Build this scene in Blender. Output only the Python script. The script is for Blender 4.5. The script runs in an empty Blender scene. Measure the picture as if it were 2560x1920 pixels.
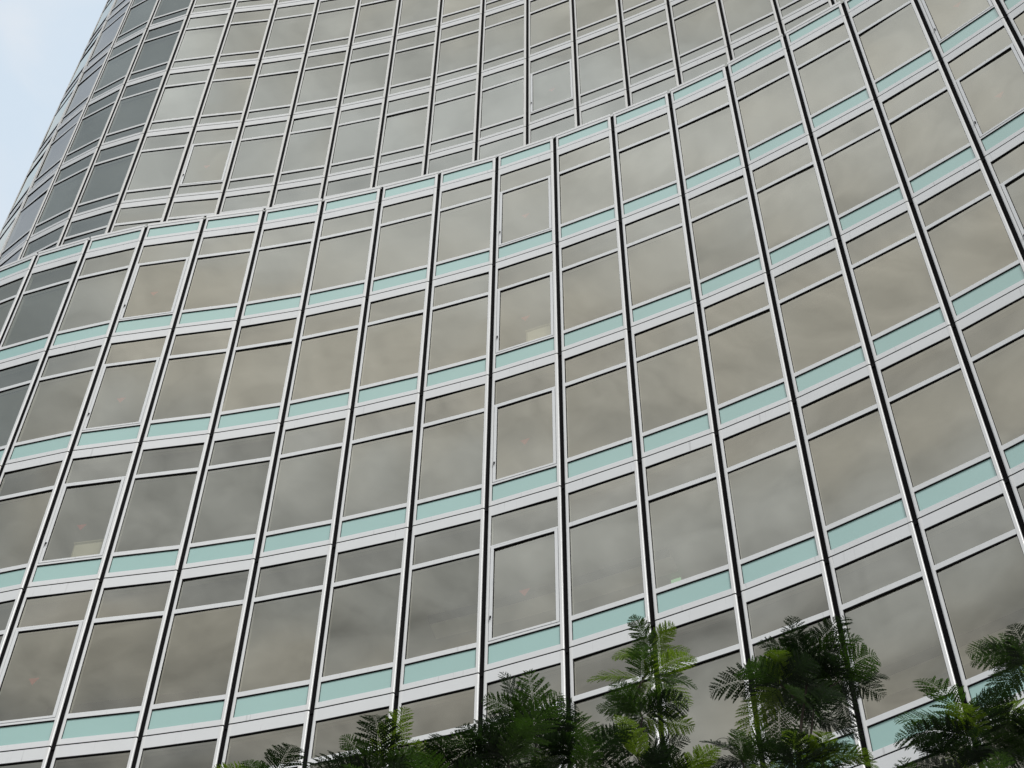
import bpy, bmesh, math, random
import numpy as np
from mathutils import Vector, Matrix

# ------------------------------------------------------------------ camera
S = bpy.context.scene
C = S.collection
PITCH, ROLL, EYE = 0.972466, 0.012997, 1.6
cp, sp, cr, sr = math.cos(PITCH), math.sin(PITCH), math.cos(ROLL), math.sin(ROLL)
FWD = Vector((0, cp, sp)); RIGHT0 = Vector((1, 0, 0)); UP0 = Vector((0, -sp, cp))
RIGHT = RIGHT0 * cr + UP0 * sr
UP = UP0 * cr - RIGHT0 * sr
cam_data = bpy.data.cameras.new('camera')
cam = bpy.data.objects.new('camera', cam_data); C.objects.link(cam)
cam.matrix_world = Matrix(((RIGHT.x, UP.x, -FWD.x, 0), (RIGHT.y, UP.y, -FWD.y, 0),
                           (RIGHT.z, UP.z, -FWD.z, EYE), (0, 0, 0, 1)))
cam_data.sensor_width = 36; cam_data.lens = 4747.05 / 2560 * 36
cam_data.clip_start = 0.1; cam_data.clip_end = 5000
S.camera = cam
S.render.resolution_x, S.render.resolution_y = 1024, 768
S.view_settings.view_transform = 'Standard'; S.view_settings.look = 'None'
S.view_settings.exposure = 0.24; S.view_settings.gamma = 1.0

def nd(nt, typ, **kw):
    n = nt.nodes.new(typ)
    for k, v in kw.items():
        if k in n.inputs: n.inputs[k].default_value = v
        else: setattr(n, k, v)
    return n
def mth(nt, op, a, b=None, c=None, clamp=False):
    n = nt.nodes.new('ShaderNodeMath'); n.operation = op; n.use_clamp = clamp
    for i, v in enumerate((a, b, c)):
        if v is None: continue
        if hasattr(v, 'is_output'): nt.links.new(v, n.inputs[i])
        else: n.inputs[i].default_value = v
    return n.outputs[0]
def mixc(nt, f, a, b, mode='MIX'):
    n = nt.nodes.new('ShaderNodeMix'); n.data_type = 'RGBA'; n.blend_type = mode
    for i, v in ((0, f), (6, a), (7, b)):
        if hasattr(v, 'is_output'): nt.links.new(v, n.inputs[i])
        else: n.inputs[i].default_value = v if i == 0 else (*v, 1)
    return n.outputs[2]
def ramp(nt, v, lo, hi):
    n = nt.nodes.new('ShaderNodeMapRange'); n.interpolation_type = 'SMOOTHSTEP'
    nt.links.new(v, n.inputs[0]); n.inputs[1].default_value = lo; n.inputs[2].default_value = hi
    return n.outputs[0]

# ------------------------------------------------------------------ sky
SUN_AZ = math.radians(-62)          # direction towards the sun, from +x, anticlockwise
SUN_EL = math.radians(42)
W = bpy.data.worlds.new('World'); S.world = W; W.use_nodes = True
nt = W.node_tree; nt.nodes.clear()
out = nt.nodes.new('ShaderNodeOutputWorld'); bg = nt.nodes.new('ShaderNodeBackground')
bg.inputs[1].default_value = 0.1
sky = nt.nodes.new('ShaderNodeTexSky'); sky.sky_type = 'NISHITA'; sky.sun_disc = False
sky.sun_elevation = SUN_EL; sky.sun_rotation = math.radians(90) - SUN_AZ
tc = nt.nodes.new('ShaderNodeTexCoord'); DIR = tc.outputs['Generated']
sx = nt.nodes.new('ShaderNodeSeparateXYZ'); nt.links.new(DIR, sx.inputs[0])
def wnoise(scale, detail, rough, dist, off):
    m = nd(nt, 'ShaderNodeMapping'); nt.links.new(DIR, m.inputs[0]); m.inputs[1].default_value = off
    m.inputs[3].default_value = (1.0, 1.0, 1.7)
    n = nd(nt, 'ShaderNodeTexNoise', Scale=scale, Detail=detail, Roughness=rough, Distortion=dist)
    nt.links.new(m.outputs[0], n.inputs['Vector']); return n.outputs[0]
n_big = wnoise(3.0, 3, .5, .3, (1.3, .2, .7)); n_mid = wnoise(13, 4, .55, .5, (.1, 4.2, 2.0)); n_fine = wnoise(34, 3, .5, .6, (3.1, .4, 1.0))
n_hue = wnoise(7, 2, .5, .2, (5, 1, 3))
b = mth(nt, 'ADD', mth(nt, 'MULTIPLY', mth(nt, 'SUBTRACT', n_big, .5), 1.3),
        mth(nt, 'MULTIPLY', mth(nt, 'SUBTRACT', n_mid, .5), 1.35))
b = mth(nt, 'ADD', b, mth(nt, 'MULTIPLY', mth(nt, 'SUBTRACT', n_fine, .5), .42))
# brighter towards mid height, a heavier layer low down
hz = mth(nt, 'MULTIPLY', mth(nt, 'SUBTRACT', ramp(nt, sx.outputs[2], .64, .83), .5), .50)
hz = mth(nt, 'SUBTRACT', hz, mth(nt, 'MULTIPLY', ramp(nt, sx.outputs[2], .85, .93), .17))
b = mth(nt, 'ADD', mth(nt, 'ADD', b, hz), 0.86)
warm = mixc(nt, ramp(nt, n_hue, .38, .62), (8.3, 8.5, 8.5), (8.9, 8.6, 7.9))
south = mixc(nt, 1.0, warm, mixc(nt, 0.0, (1, 1, 1), (1, 1, 1)), 'MULTIPLY')
vb = nt.nodes.new('ShaderNodeVectorMath'); vb.operation = 'SCALE'
nt.links.new(warm, vb.inputs[0]); nt.links.new(b, vb.inputs[3])
# the slate-coloured cloud bank to the west
hl = nt.nodes.new('ShaderNodeVectorMath'); hl.operation = 'MULTIPLY'; hl.inputs[1].default_value = (1, 1, 0)
nt.links.new(DIR, hl.inputs[0])
hn = nt.nodes.new('ShaderNodeVectorMath'); hn.operation = 'NORMALIZE'; nt.links.new(hl.outputs[0], hn.inputs[0])
dt = nt.nodes.new('ShaderNodeVectorMath'); dt.operation = 'DOT_PRODUCT'; nt.links.new(hn.outputs[0], dt.inputs[0])
a = math.radians(-168); dt.inputs[1].default_value = (math.cos(a), math.sin(a), 0)
edge = mth(nt, 'ADD', dt.outputs[1], mth(nt, 'MULTIPLY', mth(nt, 'SUBTRACT', n_mid, .5), .06))
bank = ramp(nt, edge, .88, .955)
dt2 = nt.nodes.new('ShaderNodeVectorMath'); dt2.operation = 'DOT_PRODUCT'; nt.links.new(hn.outputs[0], dt2.inputs[0])
a = math.radians(158); dt2.inputs[1].default_value = (math.cos(a), math.sin(a), 0)
veil = mth(nt, 'MULTIPLY', ramp(nt, dt2.outputs[1], .84, .96), .9)
dk = nt.nodes.new('ShaderNodeVectorMath'); dk.operation = 'SCALE'
dk.inputs[0].default_value = (3.35, 3.8, 4.15); nt.links.new(mth(nt, 'ADD', mth(nt, 'MULTIPLY', b, .5), .5), dk.inputs[3])
clouds = mixc(nt, mth(nt, 'MULTIPLY', bank, .93), mixc(nt, veil, vb.outputs[0], (3.9, 4.35, 5.3)), dk.outputs[0])
# thin bright haze with pale blue gaps to the north-west
wisp = mth(nt, 'ADD', mth(nt, 'MULTIPLY', n_big, .6), mth(nt, 'MULTIPLY', n_mid, .4))
blue = mixc(nt, ramp(nt, wisp, .40, .58), (5.8, 6.75, 7.7), (6.65, 7.15, 7.7))
north = ramp(nt, sx.outputs[1], .20, .33)
cl = mixc(nt, north, clouds, blue)
fin = mixc(nt, .95, sky.outputs[0], cl)
nt.links.new(fin, bg.inputs[0]); nt.links.new(bg.outputs[0], out.inputs[0])

# ------------------------------------------------------------------ sun behind thin cloud
sd = bpy.data.lights.new('sun', 'SUN'); sd.energy = 1.5; sd.angle = math.radians(14); sd.color = (1, .985, .96)
so = bpy.data.objects.new('sun', sd); C.objects.link(so)
sdir = Vector((math.cos(SUN_EL) * math.cos(SUN_AZ), math.cos(SUN_EL) * math.sin(SUN_AZ), math.sin(SUN_EL)))
so.rotation_euler = sdir.to_track_quat('Z', 'Y').to_euler(); so.location = sdir * 120
S.cycles.use_denoising = True
S.cycles.max_bounces = 8; S.cycles.transparent_max_bounces = 12
S.cycles.sample_clamp_indirect = 6

# ------------------------------------------------------------------ materials
def mat(name):
    m = bpy.data.materials.new(name); m.use_nodes = True
    t = m.node_tree; t.nodes.clear()
    o = t.nodes.new('ShaderNodeOutputMaterial'); return m, t, o
def pbr(name, col, rough, metal=0.0, spec=.5, var=0.0, vscale=2.0, streak=0.0):
    m, t, o = mat(name)
    p = nd(t, 'ShaderNodeBsdfPrincipled', Roughness=rough, Metallic=metal)
    p.inputs['Specular IOR Level'].default_value = spec
    tcn = t.nodes.new('ShaderNodeTexCoord'); oi = t.nodes.new('ShaderNodeObjectInfo')
    mp = nd(t, 'ShaderNodeMapping'); t.links.new(tcn.outputs['Object'], mp.inputs[0])
    cmb = t.nodes.new('ShaderNodeCombineXYZ')
    off = mth(t, 'MULTIPLY', oi.outputs['Random'], 37.0)
    for i in range(3): t.links.new(off, cmb.inputs[i])
    t.links.new(cmb.outputs[0], mp.inputs[1])
    n = nd(t, 'ShaderNodeTexNoise', Scale=vscale, Detail=4, Roughness=.6); t.links.new(mp.outputs[0], n.inputs['Vector'])
    f = mth(t, 'ADD', mth(t, 'MULTIPLY', mth(t, 'SUBTRACT', n.outputs[0], .5), var), 1.0)
    f = mth(t, 'ADD', f, mth(t, 'MULTIPLY', mth(t, 'SUBTRACT', oi.outputs['Random'], .5), var * .35))
    if streak:
        mp2 = nd(t, 'ShaderNodeMapping'); t.links.new(mp.outputs[0], mp2.inputs[0]); mp2.inputs[3].default_value = (9, 9, .35)
        n2 = nd(t, 'ShaderNodeTexNoise', Scale=2.2, Detail=3); t.links.new(mp2.outputs[0], n2.inputs['Vector'])
        f = mth(t, 'SUBTRACT', f, mth(t, 'MULTIPLY', ramp(t, n2.outputs[0], .64, .76), streak))
    v = t.nodes.new('ShaderNodeVectorMath'); v.operation = 'SCALE'; v.inputs[0].default_value = col
    t.links.new(f, v.inputs[3]); t.links.new(v.outputs[0], p.inputs['Base Color'])
    t.links.new(p.outputs[0], o.inputs[0]); return m

M = {}
M['white'] = pbr('white_painted_aluminium', (.79, .81, .83), .32, 0, .5, .09, 1.6, .18)
M['stile'] = pbr('white_mullion_aluminium', (.81, .82, .83), .28, 0, .6, .07, 1.2, .10)
M['stile_grey'] = pbr('grey_white_mullion_aluminium', (.74, .74, .73), .30, 0, .5, .07, 1.2, .10)
M['white_grey'] = pbr('grey_white_painted_aluminium', (.74, .755, .77), .32, 0, .5, .09, 1.6, .16)
M['gasket'] = pbr('black_gasket', (.008, .008, .009), .8, 0, .1, .2)
M['channel'] = pbr('dark_joint', (.008, .008, .009), .8, 0, .1, .3)
M['teal'] = pbr('teal_fritted_glass', (.39, .61, .585), .10, 0, .8, .10, .9)
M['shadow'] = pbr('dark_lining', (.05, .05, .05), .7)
M['ceil'] = pbr('ceiling_board', (.52, .53, .47), .8, 0, .2, .06, .8)
M['beam'] = pbr('pale_ceiling_trim', (.90, .88, .78), .7, 0, .2, .04)
M['slab'] = pbr('concrete_slab', (.32, .31, .29), .85, 0, .2, .1)
M['core'] = pbr('inner_wall', (.40, .38, .34), .85, 0, .2, .1)
M['roof'] = pbr('grey_roof_deck', (.30, .30, .29), .85, 0, .2, .15)
M['red'] = pbr('red_film', (.55, .07, .06), .5)
M['cream'] = pbr('cream_laminate', (.58, .57, .45), .5, 0, .3, .04)
M['bark'] = pbr('grey_brown_bark', (.05, .042, .034), .9, 0, .2, .4, 9)
M['paving'] = pbr('plaza_paving', (.26, .25, .24), .85, 0, .3, .15, .5)

def glass(name, tint, refl, see):
    m, t, o = mat(name)
    tcn = t.nodes.new('ShaderNodeTexCoord'); oi = t.nodes.new('ShaderNodeObjectInfo')
    mp = nd(t, 'ShaderNodeMapping'); t.links.new(tcn.outputs['Object'], mp.inputs[0])
    cmb = t.nodes.new('ShaderNodeCombineXYZ'); off = mth(t, 'MULTIPLY', oi.outputs['Random'], 53.0)
    for i in range(3): t.links.new(off, cmb.inputs[i])
    t.links.new(cmb.outputs[0], mp.inputs[1])
    n = nd(t, 'ShaderNodeTexNoise', Scale=.9, Detail=1, Roughness=.4); t.links.new(mp.outputs[0], n.inputs['Vector'])
    bp = nd(t, 'ShaderNodeBump', Strength=1.0, Distance=.0022); t.links.new(n.outputs[0], bp.inputs['Height'])
    g = nd(t, 'ShaderNodeBsdfGlossy', Roughness=0.0); g.inputs[0].default_value = (*tint, 1)
    t.links.new(bp.outputs[0], g.inputs['Normal'])
    tr = nd(t, 'ShaderNodeBsdfTransparent'); tr.inputs[0].default_value = (*see, 1)
    lw = nd(t, 'ShaderNodeLayerWeight', Blend=.5)
    f = mth(t, 'POWER', lw.outputs['Facing'], 4.0)
    f = mth(t, 'ADD', mth(t, 'MULTIPLY', f, 1 - refl), mth(t, 'ADD', refl, mth(t, 'MULTIPLY', mth(t, 'SUBTRACT', oi.outputs['Random'], .5), .025)), clamp=True)
    mx = t.nodes.new('ShaderNodeMixShader'); t.links.new(f, mx.inputs[0])
    t.links.new(tr.outputs[0], mx.inputs[1]); t.links.new(g.outputs[0], mx.inputs[2])
    t.links.new(mx.outputs[0], o.inputs[0]); return m
M['glass'] = glass('bronze_coated_glass', (.99, .98, .895), .255, (.58, .58, .51))
M['glass_grey'] = glass('grey_coated_glass', (.97, .985, .93), .235, (.55, .56, .52))

def leafmat(name, col, trans):
    m, t, o = mat(name)
    oi = t.nodes.new('ShaderNodeNewGeometry')
    n = nd(t, 'ShaderNodeTexNoise', Scale=3.5, Detail=3)
    tcn = t.nodes.new('ShaderNodeTexCoord'); t.links.new(tcn.outputs['Object'], n.inputs['Vector'])
    f = mth(t, 'ADD', mth(t, 'MULTIPLY', n.outputs[0], .9), .55)
    f = mth(t, 'MULTIPLY', f, mth(t, 'ADD', mth(t, 'MULTIPLY', oi.outputs['Random Per Island'], .5), .75))
    v = t.nodes.new('ShaderNodeVectorMath'); v.operation = 'SCALE'; v.inputs[0].default_value = col; t.links.new(f, v.inputs[3])
    p = nd(t, 'ShaderNodeBsdfPrincipled', Roughness=.42); t.links.new(v.outputs[0], p.inputs['Base Color'])
    p.inputs['Specular IOR Level'].default_value = .5
    tl = nd(t, 'ShaderNodeBsdfTranslucent'); v2 = t.nodes.new('ShaderNodeVectorMath'); v2.operation = 'MULTIPLY'
    v2.inputs[1].default_value = trans; t.links.new(v.outputs[0], v2.inputs[0]); t.links.new(v2.outputs[0], tl.inputs[0])
    ad = t.nodes.new('ShaderNodeMixShader'); ad.inputs[0].default_value = .36
    t.links.new(p.outputs[0], ad.inputs[1]); t.links.new(tl.outputs[0], ad.inputs[2])
    t.links.new(ad.outputs[0], o.inputs[0]); return m
LEAF = [leafmat('dark_shaded_leaf', (.011, .025, .007), (1.1, 1.3, .5)),  # shade on the leaf backs put into a near-black colour
        leafmat('green_leaf', (.036, .076, .012), (1.2, 1.4, .5)),
        leafmat('young_sunlit_leaf', (.13, .20, .020), (1.3, 1.4, .4))]  # young green, brightened to stand for fronds lit from above

# ------------------------------------------------------------------ helpers
def link(name, me, parent=None, mats=()):
    o = bpy.data.objects.new(name, me); C.objects.link(o)
    if parent is not None: o.parent = parent
    if me is not None:
        for m in mats:
            if m.name not in [x.name for x in me.materials if x]: me.materials.append(m)
    return o
def tag(o, label, cat, group=None):
    o['label'] = label; o['category'] = cat
    if group: o['group'] = group
class MB:
    """collects quads and boxes, builds one mesh"""
    def __init__(s): s.v = []; s.f = []; s.m = []
    def box(s, x0, x1, y0, y1, z0, z1, m=0):
        b = len(s.v)
        s.v += [(x0, y0, z0), (x1, y0, z0), (x1, y1, z0), (x0, y1, z0), (x0, y0, z1), (x1, y0, z1), (x1, y1, z1), (x0, y1, z1)]
        for f in ((0, 3, 2, 1), (4, 5, 6, 7), (0, 1, 5, 4), (1, 2, 6, 5), (2, 3, 7, 6), (3, 0, 4, 7)):
            s.f.append([b + i for i in f]); s.m.append(m)
    def prism(s, pts, z0, z1, m=0):          # pts: anticlockwise outline in xy
        b = len(s.v); n = len(pts)
        s.v += [(x, y, z0) for x, y in pts] + [(x, y, z1) for x, y in pts]
        for i in range(n):
            j = (i + 1) % n; s.f.append([b + i, b + j, b + n + j, b + n + i]); s.m.append(m)
        s.f.append([b + n + i for i in range(n)]); s.m.append(m)
        s.f.append([b + i for i in reversed(range(n))]); s.m.append(m)
    def prismx(s, pts, x0, x1, m=0):         # outline in yz extruded along x
        b = len(s.v); n = len(pts)
        s.v += [(x0, y, z) for y, z in pts] + [(x1, y, z) for y, z in pts]
        for i in range(n):
            j = (i + 1) % n; s.f.append([b + j, b + i, b + n + i, b + n + j]); s.m.append(m)
        s.f.append([b + i for i in range(n)]); s.m.append(m)
        s.f.append([b + n + i for i in reversed(range(n))]); s.m.append(m)
    def quad(s, pts, m=0):
        b = len(s.v); s.v += list(pts); s.f.append([b + i for i in range(len(pts))]); s.m.append(m)
    def mesh(s, name, mats):
        me = bpy.data.meshes.new(name); me.from_pydata(s.v, [], s.f); me.update()
        for m in mats: me.materials.append(m)
        me.polygons.foreach_set('material_index', s.m); return me
    def add(s, other, mw):
        b = len(s.v); s.v += [tuple(mw @ Vector(p)) for p in other.v]
        s.f += [[b + i for i in f] for f in other.f]; s.m += other.m

def px(p):
    d = Vector(p) - Vector((0, 0, EYE)); w = d.dot(FWD)
    if w <= 0: return None
    return 1280 + 4747.05 * d.dot(RIGHT) / w, 960 - 4747.05 * d.dot(UP) / w
def in_view(pts, pad=30):
    q = [px(p) for p in pts]; q = [k for k in q if k]
    if not q: return False
    xs = [k[0] for k in q]; ys = [k[1] for k in q]
    return max(xs) > -pad and min(xs) < 2560 + pad and max(ys) > -pad and min(ys) < 1920 + pad

# ------------------------------------------------------------------ facade module (one window unit, 4 m storey)
MW, MH, GAP, ST = 1.37, 4.0, 0.074, 0.058
XO = MW / 2 - GAP / 2; XI = XO - ST
FY = -0.050                      # face of stiles; rails sit 3 mm behind it
GY = -0.028                      # glass plane
Z_BR = (0.014, 0.135); Z_SP = (0.135, 0.585); Z_SB = (0.585, 0.690); Z_WIN = (0.690, 2.842)
Z_TB = (2.842, 2.948); Z_TR = (2.948, 3.735); Z_TOP = (3.735, 3.986)
def stile(mb, side, z0, z1):
    r = .026; pts = [(XI, .06), (XI, FY)]
    for k in range(7):
        t = math.pi / 2 * k / 6; pts.append((XO - r + r * math.sin(t), FY + r - r * math.cos(t)))
    pts.append((XO, .06))
    if side < 0: pts = [(-x, y) for x, y in pts][::-1]
    n0 = len(mb.f); mb.prism(pts, z0, z1, 1)
    mb.m[n0 + (8 if side > 0 else 0)] = 2             # the cheek inside the joint is black
    if side < 0: pass
def rail(mb, z0, z1, y=FY + .003, x0=-XI, x1=XI, m=0): mb.box(x0, x1, y, .05, z0, z1, m)
def gaskets(mb, z0, z1, x0=-XI, x1=XI, fy=FY):
    mb.box(x0, x1, fy + .0045, GY + .014, z1 - .021, z1 - .0005, 2)          # under the rail above
    mb.box(x0 + .0005, x0 + .007, fy + .012, GY + .014, z0, z1 - .022, 2)
    mb.box(x1 - .007, x1 - .0005, fy + .012, GY + .014, z0, z1 - .022, 2)
def frame(casement, top=False):
    mb = MB()
    if top:                                           # parapet strip above the roof line
        stile(mb, 1, .014, .634); stile(mb, -1, .014, .634)
        rail(mb, .014, .125); rail(mb, .530, .634); gaskets(mb, .125, .530)
        mb.box(-XI, XI, .052, .06, .125, .530, 3)
        return mb
    stile(mb, 1, .014, 3.986); stile(mb, -1, .014, 3.986)
    rail(mb, *Z_BR); rail(mb, *Z_TOP); gaskets(mb, *Z_SP); gaskets(mb, *Z_TR)
    if casement:
        rail(mb, Z_SB[0], Z_SB[0] + .046); rail(mb, Z_TB[1] - .040, Z_TB[1])
        mb.box(-XI, XI, -.02, .05, Z_SB[0] + .047, Z_SB[0] + .056, 2)
        mb.box(-XI, XI, -.02, .05, Z_TB[1] - .052, Z_TB[1] - .041, 2)
        for s in (-1, 1):
            x = sorted((s * (XI - .0005), s * (XI - .009))); mb.box(x[0], x[1], -.02, .05, Z_SB[0] + .057, Z_TB[1] - .053, 2)
    else:
        rail(mb, *Z_SB); rail(mb, *Z_TB); gaskets(mb, *Z_WIN)
    mb.box(-XI, XI, .052, .06, *Z_SP, 3)              # lining behind the spandrel
    mb.box(-XO, XO, FY + .006, .05, -.0135, .0135, 2)     # stack joint
    return mb
SX = XI - .010; SZ0, SZ1 = Z_SB[0] + .057, Z_TB[1] - .053
def sash():
    mb = MB(); y0, w = FY - .004, .052
    mb.box(-SX, -SX + w, y0, .03, SZ0, SZ1, 0); mb.box(SX - w, SX, y0, .03, SZ0, SZ1, 0)
    mb.box(-SX + w, SX - w, y0 + .001, .03, SZ0, SZ0 + .048, 0); mb.box(-SX + w, SX - w, y0 + .001, .03, SZ1 - .048, SZ1, 0)
    gaskets(mb, SZ0 + .048, SZ1 - .048, -SX + w, SX - w, y0)
    return mb
def pane(z0, z1, x0=-XI, x1=XI, y=GY):
    mb = MB(); mb.quad([(x0, y, z0), (x1, y, z0), (x1, y, z1), (x0, y, z1)]); return mb
def handle():
    mb = MB(); mb.box(-SX + .012, -SX + .036, FY - .018, FY - .004, 1.16, 1.20); mb.box(-SX + .018, -SX + .030, FY - .030, FY - .018, 1.10, 1.19); return mb
def triangle():
    mb = MB(); w, h, z, y = .095, .165, 1.66, GY + .012
    mb.prismx([(y, z), (y, z - h), (y + .001, z - h), (y + .001, z)], 0, 0)
    mb.v = [(-w, y, z), (w, y, z), (0, y, z - h), (-w, y + .001, z), (w, y + .001, z), (0, y + .001, z - h)]
    mb.f = [[0, 2, 1], [3, 4, 5], [0, 1, 4, 3], [1, 2, 5, 4], [2, 0, 3, 5]]; mb.m = [0] * 5
    return mb
def coping():
    mb = MB(); pts = [(.16, .640)]
    for k in range(7):
        t = math.pi / 2 * k / 6; pts.append((FY + .05 - .05 * math.cos(t) - .006, .715 + .05 * math.sin(t)))
    pts.insert(1, (FY - .006, .640)); pts.append((.16, .765))
    mb.prismx([(y, z) for y, z in pts], -XO - .004, XO + .004, 0); return mb
FR = frame(False); FRC = frame(True); FRT = frame(False, True); SA = sash(); CO = coping()
P_WIN = pane(*Z_WIN); P_TR = pane(*Z_TR); P_SP = pane(*Z_SP); P_SPT = pane(.125, .530)
P_SA = pane(SZ0 + .048, SZ1 - .048, -SX + .052, SX - .052, GY - .002)
FM = [M['white'], M['stile'], M['gasket'], M['shadow']]
ME = dict(frame=FR.mesh('panel_frame', FM), frame_c=FRC.mesh('casement_panel_frame', FM), frame_t=FRT.mesh('parapet_frame', FM),
          sash=SA.mesh('sash', FM), coping=CO.mesh('coping', [M['stile']]),
          win=P_WIN.mesh('window_pane', [M['glass']]), tr=P_TR.mesh('transom_pane', [M['glass']]),
          sp=P_SP.mesh('spandrel', [M['teal']]), spt=P_SPT.mesh('parapet_spandrel', [M['teal']]),
          sa=P_SA.mesh('sash_pane', [M['glass']]),
          gframe=FR.mesh('panel_frame_grey', [M['white_grey'], M['stile_grey'], M['gasket'], M['shadow']]), gframe_c=FRC.mesh('casement_panel_frame_grey', [M['white_grey'], M['stile_grey'], M['gasket'], M['shadow']]),
          gwin=P_WIN.mesh('window_pane', [M['glass_grey']]), gtr=P_TR.mesh('transom_pane', [M['glass_grey']]),
          gsp=P_SP.mesh('spandrel', [M['glass_grey']]), gsa=P_SA.mesh('sash_pane', [M['glass_grey']]),
          handle=handle().mesh('handle', [M['gasket']]), tri=triangle().mesh('warning_triangle', [M['red']]))
for k in ('frame', 'frame_c', 'frame_t', 'sash', 'coping'):
    pass

# plan of the two curved walls: one point per joint between window units (metres)
FRONT = [(-2.7415, 5.5813), (-2.4279, 5.4755), (-2.0936, 5.3864), (-1.756, 5.3284), (-1.4145, 5.2732), (-1.0774, 5.2042),
         (-0.744, 5.1181), (-0.4181, 5.021), (-0.0969, 4.9137), (0.2197, 4.7891), (0.5311, 4.6512), (0.8362, 4.5065),
         (1.1368, 4.3437), (1.4321, 4.1625), (1.7229, 3.9721), (2.0064, 3.7649), (2.2776, 3.5423)]
TOWER = [(-3.3873, 6.4029), (-3.1394, 6.1924), (-2.8499, 6.0328), (-2.5265, 5.9241), (-2.1837, 5.8738), (-1.8508, 5.8318),
         (-1.5176, 5.7766), (-1.1938, 5.7133), (-0.8724, 5.6365), (-0.5535, 5.55), (-0.2393, 5.4494), (0.0763, 5.3345),
         (0.3869, 5.2058), (0.6897, 5.0738), (0.9909, 4.9329), (1.2887, 4.7807), (1.5841, 4.6162)]
FRONT = [(x * 4, y * 4) for x, y in FRONT]; TOWER = [(x * 4, y * 4) for x, y in TOWER]
def extend(P, left, right, w):
    P = list(P)
    for a in left:
        t = math.radians(a); P.insert(0, (P[0][0] - w * math.cos(t), P[0][1] - w * math.sin(t)))
    for a in right:
        t = math.radians(a); P.append((P[-1][0] + w * math.cos(t), P[-1][1] + w * math.sin(t)))
    return P
NLF, NLT = 3, 4
FRONT = extend(FRONT, (-24, -32, -42), (-42.2, -45, -48, -51), 1.38)
TOWER = extend(TOWER, (-52, -63, -74, -85), (-31, -33, -35, -37, -39), 1.336)
ZS = 9.27156 * 4 + EYE          # level of the joint under the parapet of the lower building
ZT = 10.66184 * 4 + EYE         # a floor joint of the tower

def inward(P, d):
    out = []
    for i in range(len(P)):
        a = Vector(P[max(i - 1, 0)]); b = Vector(P[min(i + 1, len(P) - 1)]); t = (b - a).normalized()
        out.append((P[i][0] - t.y * d, P[i][1] + t.x * d))
    return out
def strip_box(P, d0, d1, z0, z1, i0=0, i1=None, m=0):
    """a solid ribbon that follows the wall at depths d0..d1 behind it"""
    mb = MB(); A = inward(P, d0); B = inward(P, d1); i1 = len(P) - 1 if i1 is None else i1
    n = 0; base = []
    for i in range(i0, i1 + 1):
        mb.v += [(*A[i], z0), (*B[i], z0), (*B[i], z1), (*A[i], z1)]
    k = i1 - i0
    for i in range(k):
        a = 4 * i; b = a + 4
        for u, v in ((0, 1), (1, 2), (2, 3), (3, 0)):
            mb.f.append([a + u, a + v, b + v, b + u]); mb.m.append(m)
    mb.f.append([3, 2, 1, 0]); e = 4 * k; mb.f.append([e, e + 1, e + 2, e + 3]); mb.m += [m, m]
    return mb
rnd = random.Random(4)
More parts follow.
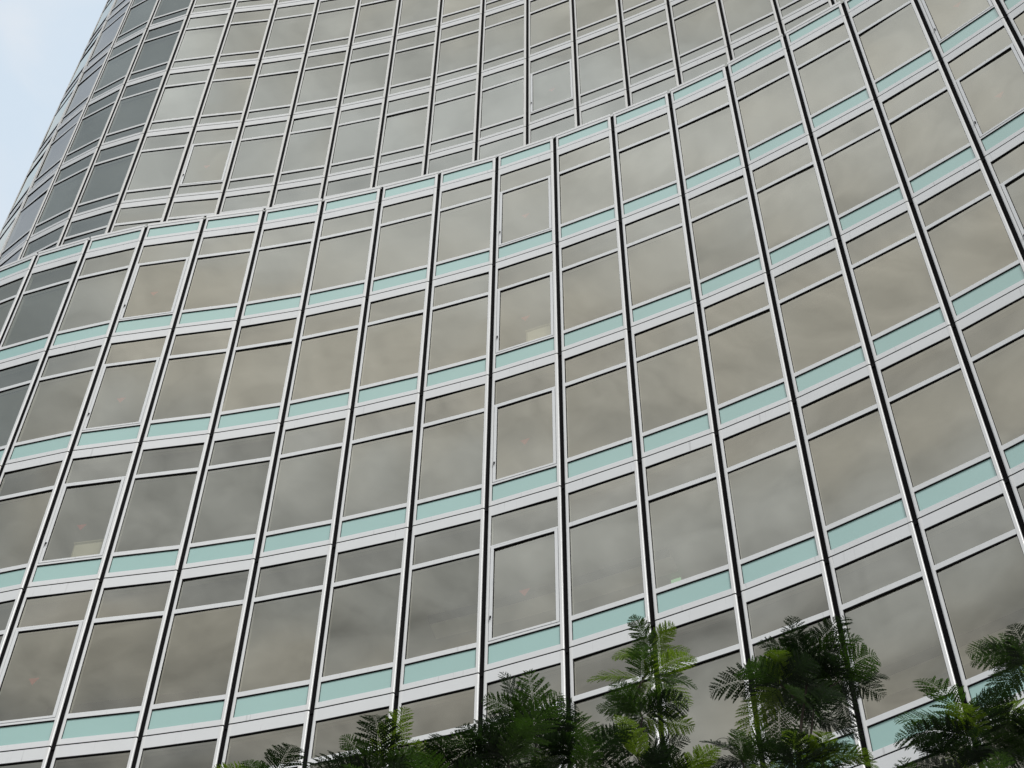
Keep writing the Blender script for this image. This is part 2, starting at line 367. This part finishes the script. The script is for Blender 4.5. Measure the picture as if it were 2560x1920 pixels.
def facade(P, root, rows, zj, casements, grey, nleft, parapet=None):
    """window units as parts with sub-parts where the photo shows them, the rest merged"""
    pre = 'g' if grey else ''
    far_f, far_g, far_s = MB(), MB(), MB()
    count = 0
    for i in range(len(P) - 1):
        a, b = Vector(P[i]), Vector(P[i + 1]); c = (a + b) / 2; d = b - a
        ang = math.atan2(d.y, d.x); sc = d.length / MW
        for r in rows:
            z = zj + r * MH
            top = parapet == r
            h = .77 if top else MH
            mw = Matrix.Translation((c.x, c.y, z)) @ Matrix.Rotation(ang, 4, 'Z') @ Matrix.Diagonal((sc, 1, 1, 1))
            vis = in_view([mw @ Vector((x, 0, zz)) for x in (-.6, .6) for zz in (.1, h * .5, h - .1)], 6)
            cas = (i - nleft, r) in casements or (i - nleft, None) in casements
            if not vis:
                if top: far_f.add(FRT, mw); far_f.add(CO, mw); far_s.add(P_SPT, mw)
                elif z > -3.9:
                    far_f.add(FR, mw); far_g.add(P_WIN, mw); far_g.add(P_TR, mw); (far_g if grey else far_s).add(P_SP, mw)
                continue
            count += 1
            def sub(name, me, par):
                o = link(name, me, par); return o
            if top:
                p = link('parapet_panel', ME['frame_t'], root); p.matrix_world = mw
                sub('spandrel', ME['spt'], p); sub('coping', ME['coping'], p)
                continue
            p = link('facade_panel', ME[pre + ('frame_c' if cas else 'frame')], root); p.matrix_world = mw
            sub('spandrel', ME[pre + 'sp'], p)
            tp = sub('transom_pane', ME[pre + 'tr'], p)
            if cas:
                p['label'] = 'window unit with an opening casement and a red triangle on its glass'
                sub('sash', ME['sash'], p); wp = sub('window_pane', ME[pre + 'sa'], p)
                sub('handle', ME['handle'], p); sub('warning_triangle', ME['tri'], p)
            else:
                wp = sub('window_pane', ME[pre + 'win'], p)
            for q, zc in ((wp, 1.8), (tp, 3.35)):     # no pane sits quite true
                rx, rz = rnd.gauss(0, .0035), rnd.gauss(0, .0055)
                q.matrix_local = Matrix.Translation((0, GY, zc)) @ Matrix.Rotation(rx, 4, 'X') @ Matrix.Rotation(rz, 4, 'Z') @ Matrix.Translation((0, -GY, -zc))
    for nm, mb, mats in (('outer_frames', far_f, FM), ('outer_panes', far_g, [M['glass_grey' if grey else 'glass']]), ('outer_spandrels', far_s, [M['teal']])):
        if mb.v:
            o = link(nm, mb.mesh(nm, mats), root); o['kind'] = 'stuff'
    # dark joint behind the gap between neighbouring units
    zlo = max(zj + min(rows) * MH, 0); zhi = zj + (parapet * MH + .635 if parapet is not None else (max(rows) + 1) * MH)
    cover = inward(P, 0)
    for i in range(len(P)):
        a = P[max(i - 1, 0)]; b = P[min(i + 1, len(P) - 1)]; ang = math.atan2(b[1] - a[1], b[0] - a[0])
        mb = MB(); mb.box(-.060, .060, .004, .058, zlo, zhi)
        for r in rows:                                  # little joint sleeves at every storey
            z = zj + r * MH
            if zlo < z < zhi: mb.box(-.034, .034, -.016, .003, z - .05, z + .03)
        if parapet is not None: mb.box(-.036, .036, -.02, .05, zj + parapet * MH + .60, zj + parapet * MH + .66)
        o = link('joint_channel', mb.mesh('joint_channel', [M['channel']]), root)
        o.matrix_world = Matrix.Translation((P[i][0], P[i][1], 0)) @ Matrix.Rotation(ang, 4, 'Z')
    return count

# ------------------------------------------------------------------ ground
g = MB(); g.quad([(-900, -900, 0), (900, -900, 0), (900, 900, 0), (-900, 900, 0)])
go = link('ground', g.mesh('ground', [M['paving']])); go['kind'] = 'structure'

# ------------------------------------------------------------------ lower building
low = bpy.data.objects.new('office_building', None); C.objects.link(low)
tag(low, 'lower curved glass building with teal spandrel bands and a stepped white coping', 'building')
bpy.context.view_layer.update()
nF = facade(FRONT, low, list(range(-10, 1)), ZS, {(2, None), (8, None), (15, None)}, False, NLF, parapet=0)
roofz = ZS + .35
for k in range(-9, 1):
    z = ZS + k * MH
    zt = roofz if k == 0 else z
    link('floor_slab', strip_box(FRONT, .075, 5.0, zt - .30, zt).mesh('floor_slab', [M['roof' if k == 0 else 'slab']]), low)
    zc = z - 1.06
    link('ceiling', strip_box(FRONT, .14, 5.0, zc, zc + .03).mesh('ceiling', [M['ceil']]), low)
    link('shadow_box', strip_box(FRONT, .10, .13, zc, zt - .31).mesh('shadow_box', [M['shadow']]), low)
link('inner_wall', strip_box(FRONT, 5.002, 5.2, 0, roofz - .002).mesh('inner_wall', [M['core']]), low)
for z0, i0, i1, d in ((-3, 7, 10, 1.05), (-1, 8, 11, 1.25), (0, 2, 3, 1.5), (-1, 10, 12, 1.2), (-2, 13, 15, 1.75), (-3, 2, 4, 1.8), (-1, 14, 16, 1.5), (-4, 12, 14, 1.3), (-2, 11, 13, 1.8), (-2, 5, 7, 1.9)):
    zc = ZS + z0 * MH - 1.06
    mb = strip_box(FRONT, d, d + .09, zc - .12, zc - .001, i0 + NLF, i1 + NLF, 0)
    m2 = strip_box(FRONT, d + .092, d + .46, zc - .09, zc - .002, i0 + NLF, i1 + NLF, 1)
    mb.add(m2, Matrix.Identity(4))
    link('ceiling_trim', mb.mesh('ceiling_trim', [M['shadow'], M['beam']]), low)

# ------------------------------------------------------------------ tower
tow = bpy.data.objects.new('tower', None); C.objects.link(tow)
tag(tow, 'taller curved tower rising behind, slim white frames and grey glass bands', 'building')
nT = facade(TOWER, tow, list(range(-2, 7)), ZT, {(4, 0), (11, 0)}, True, NLT)
for k in range(-1, 8):
    z = ZT + k * MH
    link('floor_slab', strip_box(TOWER, .075, 5.0, z - .30, z).mesh('floor_slab', [M['slab']]), tow)
    zc = z - 1.06
    link('ceiling', strip_box(TOWER, .14, 5.0, zc, zc + .03).mesh('ceiling', [M['ceil']]), tow)
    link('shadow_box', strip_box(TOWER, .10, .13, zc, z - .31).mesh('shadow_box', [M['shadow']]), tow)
link('inner_wall', strip_box(TOWER, 5.002, 5.3, 0, ZT + 7 * MH).mesh('inner_wall', [M['core']]), tow)
link('hidden_wall', strip_box(TOWER, 0.0, .3, 0, ZT - 2 * MH - .01).mesh('hidden_wall', [M['core']]), tow)
for z0, i0, i1, d in ((1, 6, 9, 1.6), (2, 7, 10, 1.9), (1, 9, 11, 1.4), (1, 3, 4, 1.9), (2, 5, 7, 1.5)):
    zc = ZT + z0 * MH - 1.06
    mb = strip_box(TOWER, d, d + .05, zc - .08, zc - .001, i0 + NLT, i1 + NLT, 0)
    mb.add(strip_box(TOWER, d + .052, d + .36, zc - .05, zc - .002, i0 + NLT, i1 + NLT, 1), Matrix.Identity(4))
    link('ceiling_trim', mb.mesh('ceiling_trim', [M['shadow'], M['beam']]), tow)
print('PANELS', nF, nT)

# ------------------------------------------------------------------ things seen through the glass
def inside(i, r, u0, u1, d0, d1, h0, h1, name, mats, label, cat, inset=True):
    a, b = Vector(FRONT[i + NLF]), Vector(FRONT[i + NLF + 1]); c = (a + b) / 2; ang = math.atan2((b - a).y, (b - a).x)
    mb = MB(); mb.box(u0, u1, d0, d1, h0, h1, 0)
    if inset:
        mb.box(u0 + .03, u1 - .03, d0 - .012, d0 - .001, h0 + .02, h1 - .05, 1)
        mb.box(u0 - .015, u1 + .015, d0 - .02, d1, h1 + .001, h1 + .025, 0)
    o = link(name, mb.mesh(name, mats)); o.matrix_world = Matrix.Translation((c.x, c.y, ZS + r * MH)) @ Matrix.Rotation(ang, 4, 'Z')
    tag(o, label, cat); return o

inside(8, -2, -.02, .54, .08, .45, .005, 1.26, 'cabinet', [M['cream'], M['beam']], 'pale cream cabinet behind the glass of a casement window in the middle of the facade', 'cabinet')
inside(2, -3, -.08, .50, .08, .45, .005, 1.23, 'cabinet', [M['cream'], M['beam']], 'pale cream cabinet behind the glass of a casement window near the left edge', 'cabinet')
m_, t_, o_ = mat('green_lit_face'); e_ = nd(t_, 'ShaderNodeEmission', Strength=.5); e_.inputs[0].default_value = (.5, 1, .6, 1); t_.links.new(e_.outputs[0], o_.inputs[0])
sg = inside(9, -4, .50, .70, 1.69, 1.72, 2.80, 2.938, 'ceiling_sign', [M['beam'], m_], 'small green lit sign hung from the ceiling inside a window above the trees', 'sign', False)
mb = MB(); mb.box(.515, .685, 1.684, 1.6885, 2.815, 2.90); fo_ = link('lit_face', mb.mesh('lit_face', [m_]), sg)

# ------------------------------------------------------------------ trees
class Leaves:
    def __init__(s, seed): s.V = []; s.F = []; s.M = []; s.n = 0; s.r = np.random.default_rng(seed)
    def frond(s, base, az, el, L, mi, npair=21, nleaf=9, droop=1.0, wide=.33):
        r = s.r
        ts = np.linspace(0, 1, npair + 3)
        e = el - droop * ts ** 1.4 * r.uniform(.55, 1.05)
        az_t = az + r.normal(0, .12) * ts
        T = np.stack([np.cos(e) * np.cos(az_t), np.cos(e) * np.sin(az_t), np.sin(e)], 1)
        P = np.array(base) + np.cumsum(np.vstack([[0, 0, 0], T[:-1] * (L / (npair + 2))]), 0)
        side = np.stack([-np.sin(az_t), np.cos(az_t), 0 * az_t], 1)
        roll = r.normal(0, .3)
        nrm = np.cross(T, side); side = side * math.cos(roll) + nrm * math.sin(roll); nrm = np.cross(T, side)
        quads = []
        for k in range(len(ts) - 1):                                       # midrib
            w = .0028 * (1 - .7 * ts[k]); quads.append([P[k] - side[k] * w, P[k] + side[k] * w, P[k + 1] + side[k + 1] * w, P[k + 1] - side[k + 1] * w])
        for k in range(2, len(ts)):
            t = ts[k]; lp = wide * L * (math.sin(math.pi * min(1, .16 + .84 * t) ** .8) ** .75 * .9 + .12)
            for sd in (-1, 1):
                fold = r.uniform(.0, .22)
                th = math.radians(r.uniform(52, 70) - 18 * t)
                D = T[k] * math.cos(th) + (side[k] * sd * math.cos(fold) + nrm[k] * math.sin(fold)) * math.sin(th)
                D = D / np.linalg.norm(D); N = np.cross(D, side[k] * sd); N = N / (np.linalg.norm(N) + 1e-9)
                S_ = np.cross(N, D)
                m = max(4, int(nleaf * lp / (wide * L)))
                u = (np.arange(m) + .6) / m
                sag = r.uniform(.05, .25) * lp
                bow = lambda q: P[k] + D[None] * (q * lp)[:, None] + np.array([0, 0, -1.]) * (sag * q ** 2)[:, None]
                B = bow(u); B2 = bow(u + 1.15 / m)
                ll = lp * .085 * np.sqrt(np.clip(1.02 - u ** 3, 0.05, 1)) + .0015
                for s2 in (-1, 1):
                    O = (S_ * s2 * .86 + D * .5)
                    A = B; Bq = B + O * ll[:, None] * .8 - D * .0015; Cq = B + O * ll[:, None] * 1.05 + D * .003; Dq = B2 * .95 + B * .05 + O * ll[:, None] * .30
                    q = np.stack([A, Bq, Cq, Dq], 1) + r.normal(0, .0008, (m, 1, 3))
                    quads.extend(q)
                w = S_ * .0011
                quads.append([P[k] - w, P[k] + w, B[-1] + w, B[-1] - w])
        Q = np.array([np.array(q) for q in quads]).reshape(-1, 3)
        s.V.append(Q); nq = len(Q) // 4; s.n += nq; s.M.append(np.full(nq, mi))
    def mesh(s, name):
        V = np.concatenate(s.V); n = len(V) // 4
        me = bpy.data.meshes.new(name); me.vertices.add(len(V)); me.vertices.foreach_set('co', V.ravel())
        me.loops.add(4 * n); me.loops.foreach_set('vertex_index', np.arange(4 * n, dtype=np.int32))
        me.polygons.add(n); me.polygons.foreach_set('loop_start', np.arange(0, 4 * n, 4, dtype=np.int32))
        me.polygons.foreach_set('material_index', np.concatenate(s.M).astype(np.int32))
        me.update(calc_edges=True); me.validate()
        for m in LEAF: me.materials.append(m)
        return me
def tube(mb, pts, radii, n=7):
    pts = [Vector(p) for p in pts]; b = len(mb.v); prev = None
    for i, p in enumerate(pts):
        t = (pts[min(i + 1, len(pts) - 1)] - pts[max(i - 1, 0)]).normalized()
        u = t.cross(Vector((.3, .9, .1))).normalized(); v = t.cross(u)
        for k in range(n):
            a = 2 * math.pi * k / n; mb.v.append(tuple(p + (u * math.cos(a) + v * math.sin(a)) * radii[i]))
    for i in range(len(pts) - 1):
        for k in range(n):
            mb.f.append([b + i * n + k, b + i * n + (k + 1) % n, b + (i + 1) * n + (k + 1) % n, b + (i + 1) * n + k]); mb.m.append(0)
    mb.f.append([b + (len(pts) - 1) * n + k for k in range(n)]); mb.m.append(0)
def curve(a, b, rng, bend=.12, n=8, sag=0.0):
    a, b = Vector(a), Vector(b); L = (b - a).length
    k = Vector((rng.uniform(-1, 1), rng.uniform(-1, 1), rng.uniform(-.4, .4))) * L * bend
    return [a.lerp(b, t) + k * math.sin(math.pi * t) + Vector((0, 0, -sag * L * math.sin(math.pi * t)))
            + Vector((rng.gauss(0, .008), rng.gauss(0, .008), 0)) * (1 if 0 < t < 1 else 0) for t in [i / (n - 1) for i in range(n)]]
def tree(name, label, foot, fork, tips, seed, extra):
    """tips: (point, fronds, length, el_lo, el_hi, material weights, stem parent)"""
    rng = random.Random(seed); lv = Leaves(seed)
    root = bpy.data.objects.new(name, None); C.objects.link(root); root.location = (*foot, 0)
    tag(root, label, 'tree')
    off = Vector((*foot, 0))
    tr = MB(); pts = curve(off, fork, rng, .04, 12); tube(tr, pts, [.12 - .055 * i / 11 + (.06 if i == 0 else 0) for i in range(12)], 12)
    br = MB()
    limbs = []
    for j in range(5):
        a = 2 * math.pi * j / 5 + rng.uniform(-.4, .4)
        e = Vector(fork) + Vector((math.cos(a) * 1.0, math.sin(a) * .7, rng.uniform(.5, 1.1)))
        limbs.append(e); c = curve(fork, e, rng, .12); tube(br, c, [.055 - .028 * i / 7 for i in range(8)], 8)
    for p, nf, L, lo, hi, wts, par in tips:
        p = Vector(p)
        src = Vector(par) if par else min(limbs, key=lambda q: (q - (p - Vector((0, 0, .7)))).length)
        c = curve(src, p, rng, .08, 8, .06 if not par else 0); r0 = .022 if not par else .010
        tube(br, c, [r0 - (r0 - .005) * i / 7 for i in range(8)], 6)
        a0 = rng.uniform(0, 6.28)
        nf = int(nf * .8); lo *= .6; hi *= .72
        for f in range(nf):
            az = a0 + f * 2.39996 + rng.uniform(-.2, .2); el = math.radians(rng.uniform(lo, hi))
            t = rng.random(); mi = 0 if t < wts[0] else 1 if t < wts[0] + wts[1] else 2
            k = max(3, int(7 - 3 * f / max(nf, 1)))
            bp_ = c[-1].lerp(c[-2], rng.uniform(0, .9))
            lv.frond(bp_, az, el, L * rng.uniform(.75, 1.2), mi, droop=rng.uniform(.4, 1.5))
        for _ in range(rng.choice((0, 1, 2))):                 # thin bare stalks that curl over
            az = rng.uniform(0, 6.28); ln = rng.uniform(.16, .32); q = c[-1]; e = rng.uniform(.7, 1.3); st = [q]
            for k in range(9):
                q = q + Vector((math.cos(az) * math.cos(e), math.sin(az) * math.cos(e), math.sin(e))) * ln / 9; e -= rng.uniform(.05, .45); st.append(q)
            tube(br, st, [.0035 - .0003 * k for k in range(10)], 4)
    for _ in range(extra):                                     # rest of the crown, below the picture
        a = rng.uniform(0, 6.28); q = math.sqrt(rng.random()) * 1.65
        h = fork[2] + rng.uniform(.4, 2.2)
        p = Vector((fork[0] + q * math.cos(a), fork[1] + q * .75 * math.sin(a), h))
        p.z = min(p.z, EYE + p.y * .93 - .05)
        src = min(limbs, key=lambda z: (z - p).length); c = curve(src, p, rng, .1); tube(br, c, [.018 - .012 * i / 7 for i in range(8)], 5)
        for f in range(7):
            lv.frond(c[-1], a + f * 2.4, math.radians(rng.uniform(-5, 45)), rng.uniform(.34, .46), 0 if f % 4 else 1, npair=18, nleaf=6, droop=1.0)
    m = Matrix.Translation(-off)
    for nm, mb in (('trunk', tr), ('branches', br)):
        me = mb.mesh(nm, [M['bark']]); me.transform(m); o = link(nm, me, root)
        me.polygons.foreach_set('use_smooth', [True] * len(me.polygons))
    me = lv.mesh('crown'); me.transform(m); link('crown', me, root)
    print('LEAVES', name, lv.n)
DKM, MIX, BRT = (.60, .31), (.36, .40), (.08, .40)  # shares of shaded and mid-green leaf colour, the rest sunlit
tree('feathery_tree', 'feathery green tree at the bottom centre, young fronds tinted bright as if sunlit on an upright leading shoot', (-.1, 8.3), (-.05, 8.3, 7.7), [
    ((-.723, 8.0, 9.46), 15, .40, 0, 55, MIX, None), ((-1.355, 8.0, 9.26), 12, .36, 0, 45, BRT, None),
    ((-.399, 8.2, 9.54), 12, .38, 0, 50, DKM, None), ((.175, 8.3, 10.06), 17, .42, 5, 65, MIX, None),
    ((.004, 8.1, 9.60), 14, .42, 0, 50, DKM, None), ((.441, 8.3, 9.80), 13, .40, 0, 55, DKM, None),
    ((.801, 8.5, 10.02), 12, .40, 0, 45, DKM, None), ((.841, 8.5, 10.40), 10, .38, 0, 40, MIX, (.801, 8.5, 10.02)),
    ((.876, 8.5, 10.70), 9, .38, 5, 45, BRT, (.841, 8.5, 10.40)), ((.937, 8.5, 10.98), 7, .28, 25, 75, BRT, (.876, 8.5, 10.70)),
    ((1.065, 8.6, 10.06), 10, .34, 0, 45, MIX, None)], 11, 26)
tree('feathery_tree', 'dark feathery tree at the bottom right with domed clusters of drooping fronds', (2.7, 9.1), (2.65, 9.1, 8.5), [
    ((2.097, 9.0, 11.50), 20, .48, 0, 70, DKM, None), ((1.86, 9.0, 11.20), 11, .44, -5, 45, DKM, (2.05, 9.0, 11.0)),
    ((2.28, 9.0, 11.24), 11, .44, -5, 45, DKM, (2.07, 9.0, 11.0)), ((1.543, 9.2, 10.82), 11, .27, 0, 50, DKM, None),
    ((2.039, 8.8, 10.33), 16, .36, 5, 55, BRT, None), ((1.824, 8.8, 10.22), 10, .36, 0, 45, MIX, None),
    ((3.08, 9.0, 10.84), 18, .50, 0, 50, MIX, None), ((3.738, 9.3, 11.90), 16, .46, 5, 65, DKM, None),
    ((3.475, 9.1, 10.95), 15, .42, 0, 50, MIX, None), ((2.911, 9.0, 10.55), 12, .40, 0, 45, DKM, None),
    ((2.07, 9.0, 11.0), 6, .38, -20, 20, DKM, None), ((4.50, 9.6, 13.36), 7, .34, 0, 40, MIX, (3.738, 9.3, 11.90))], 23, 24)
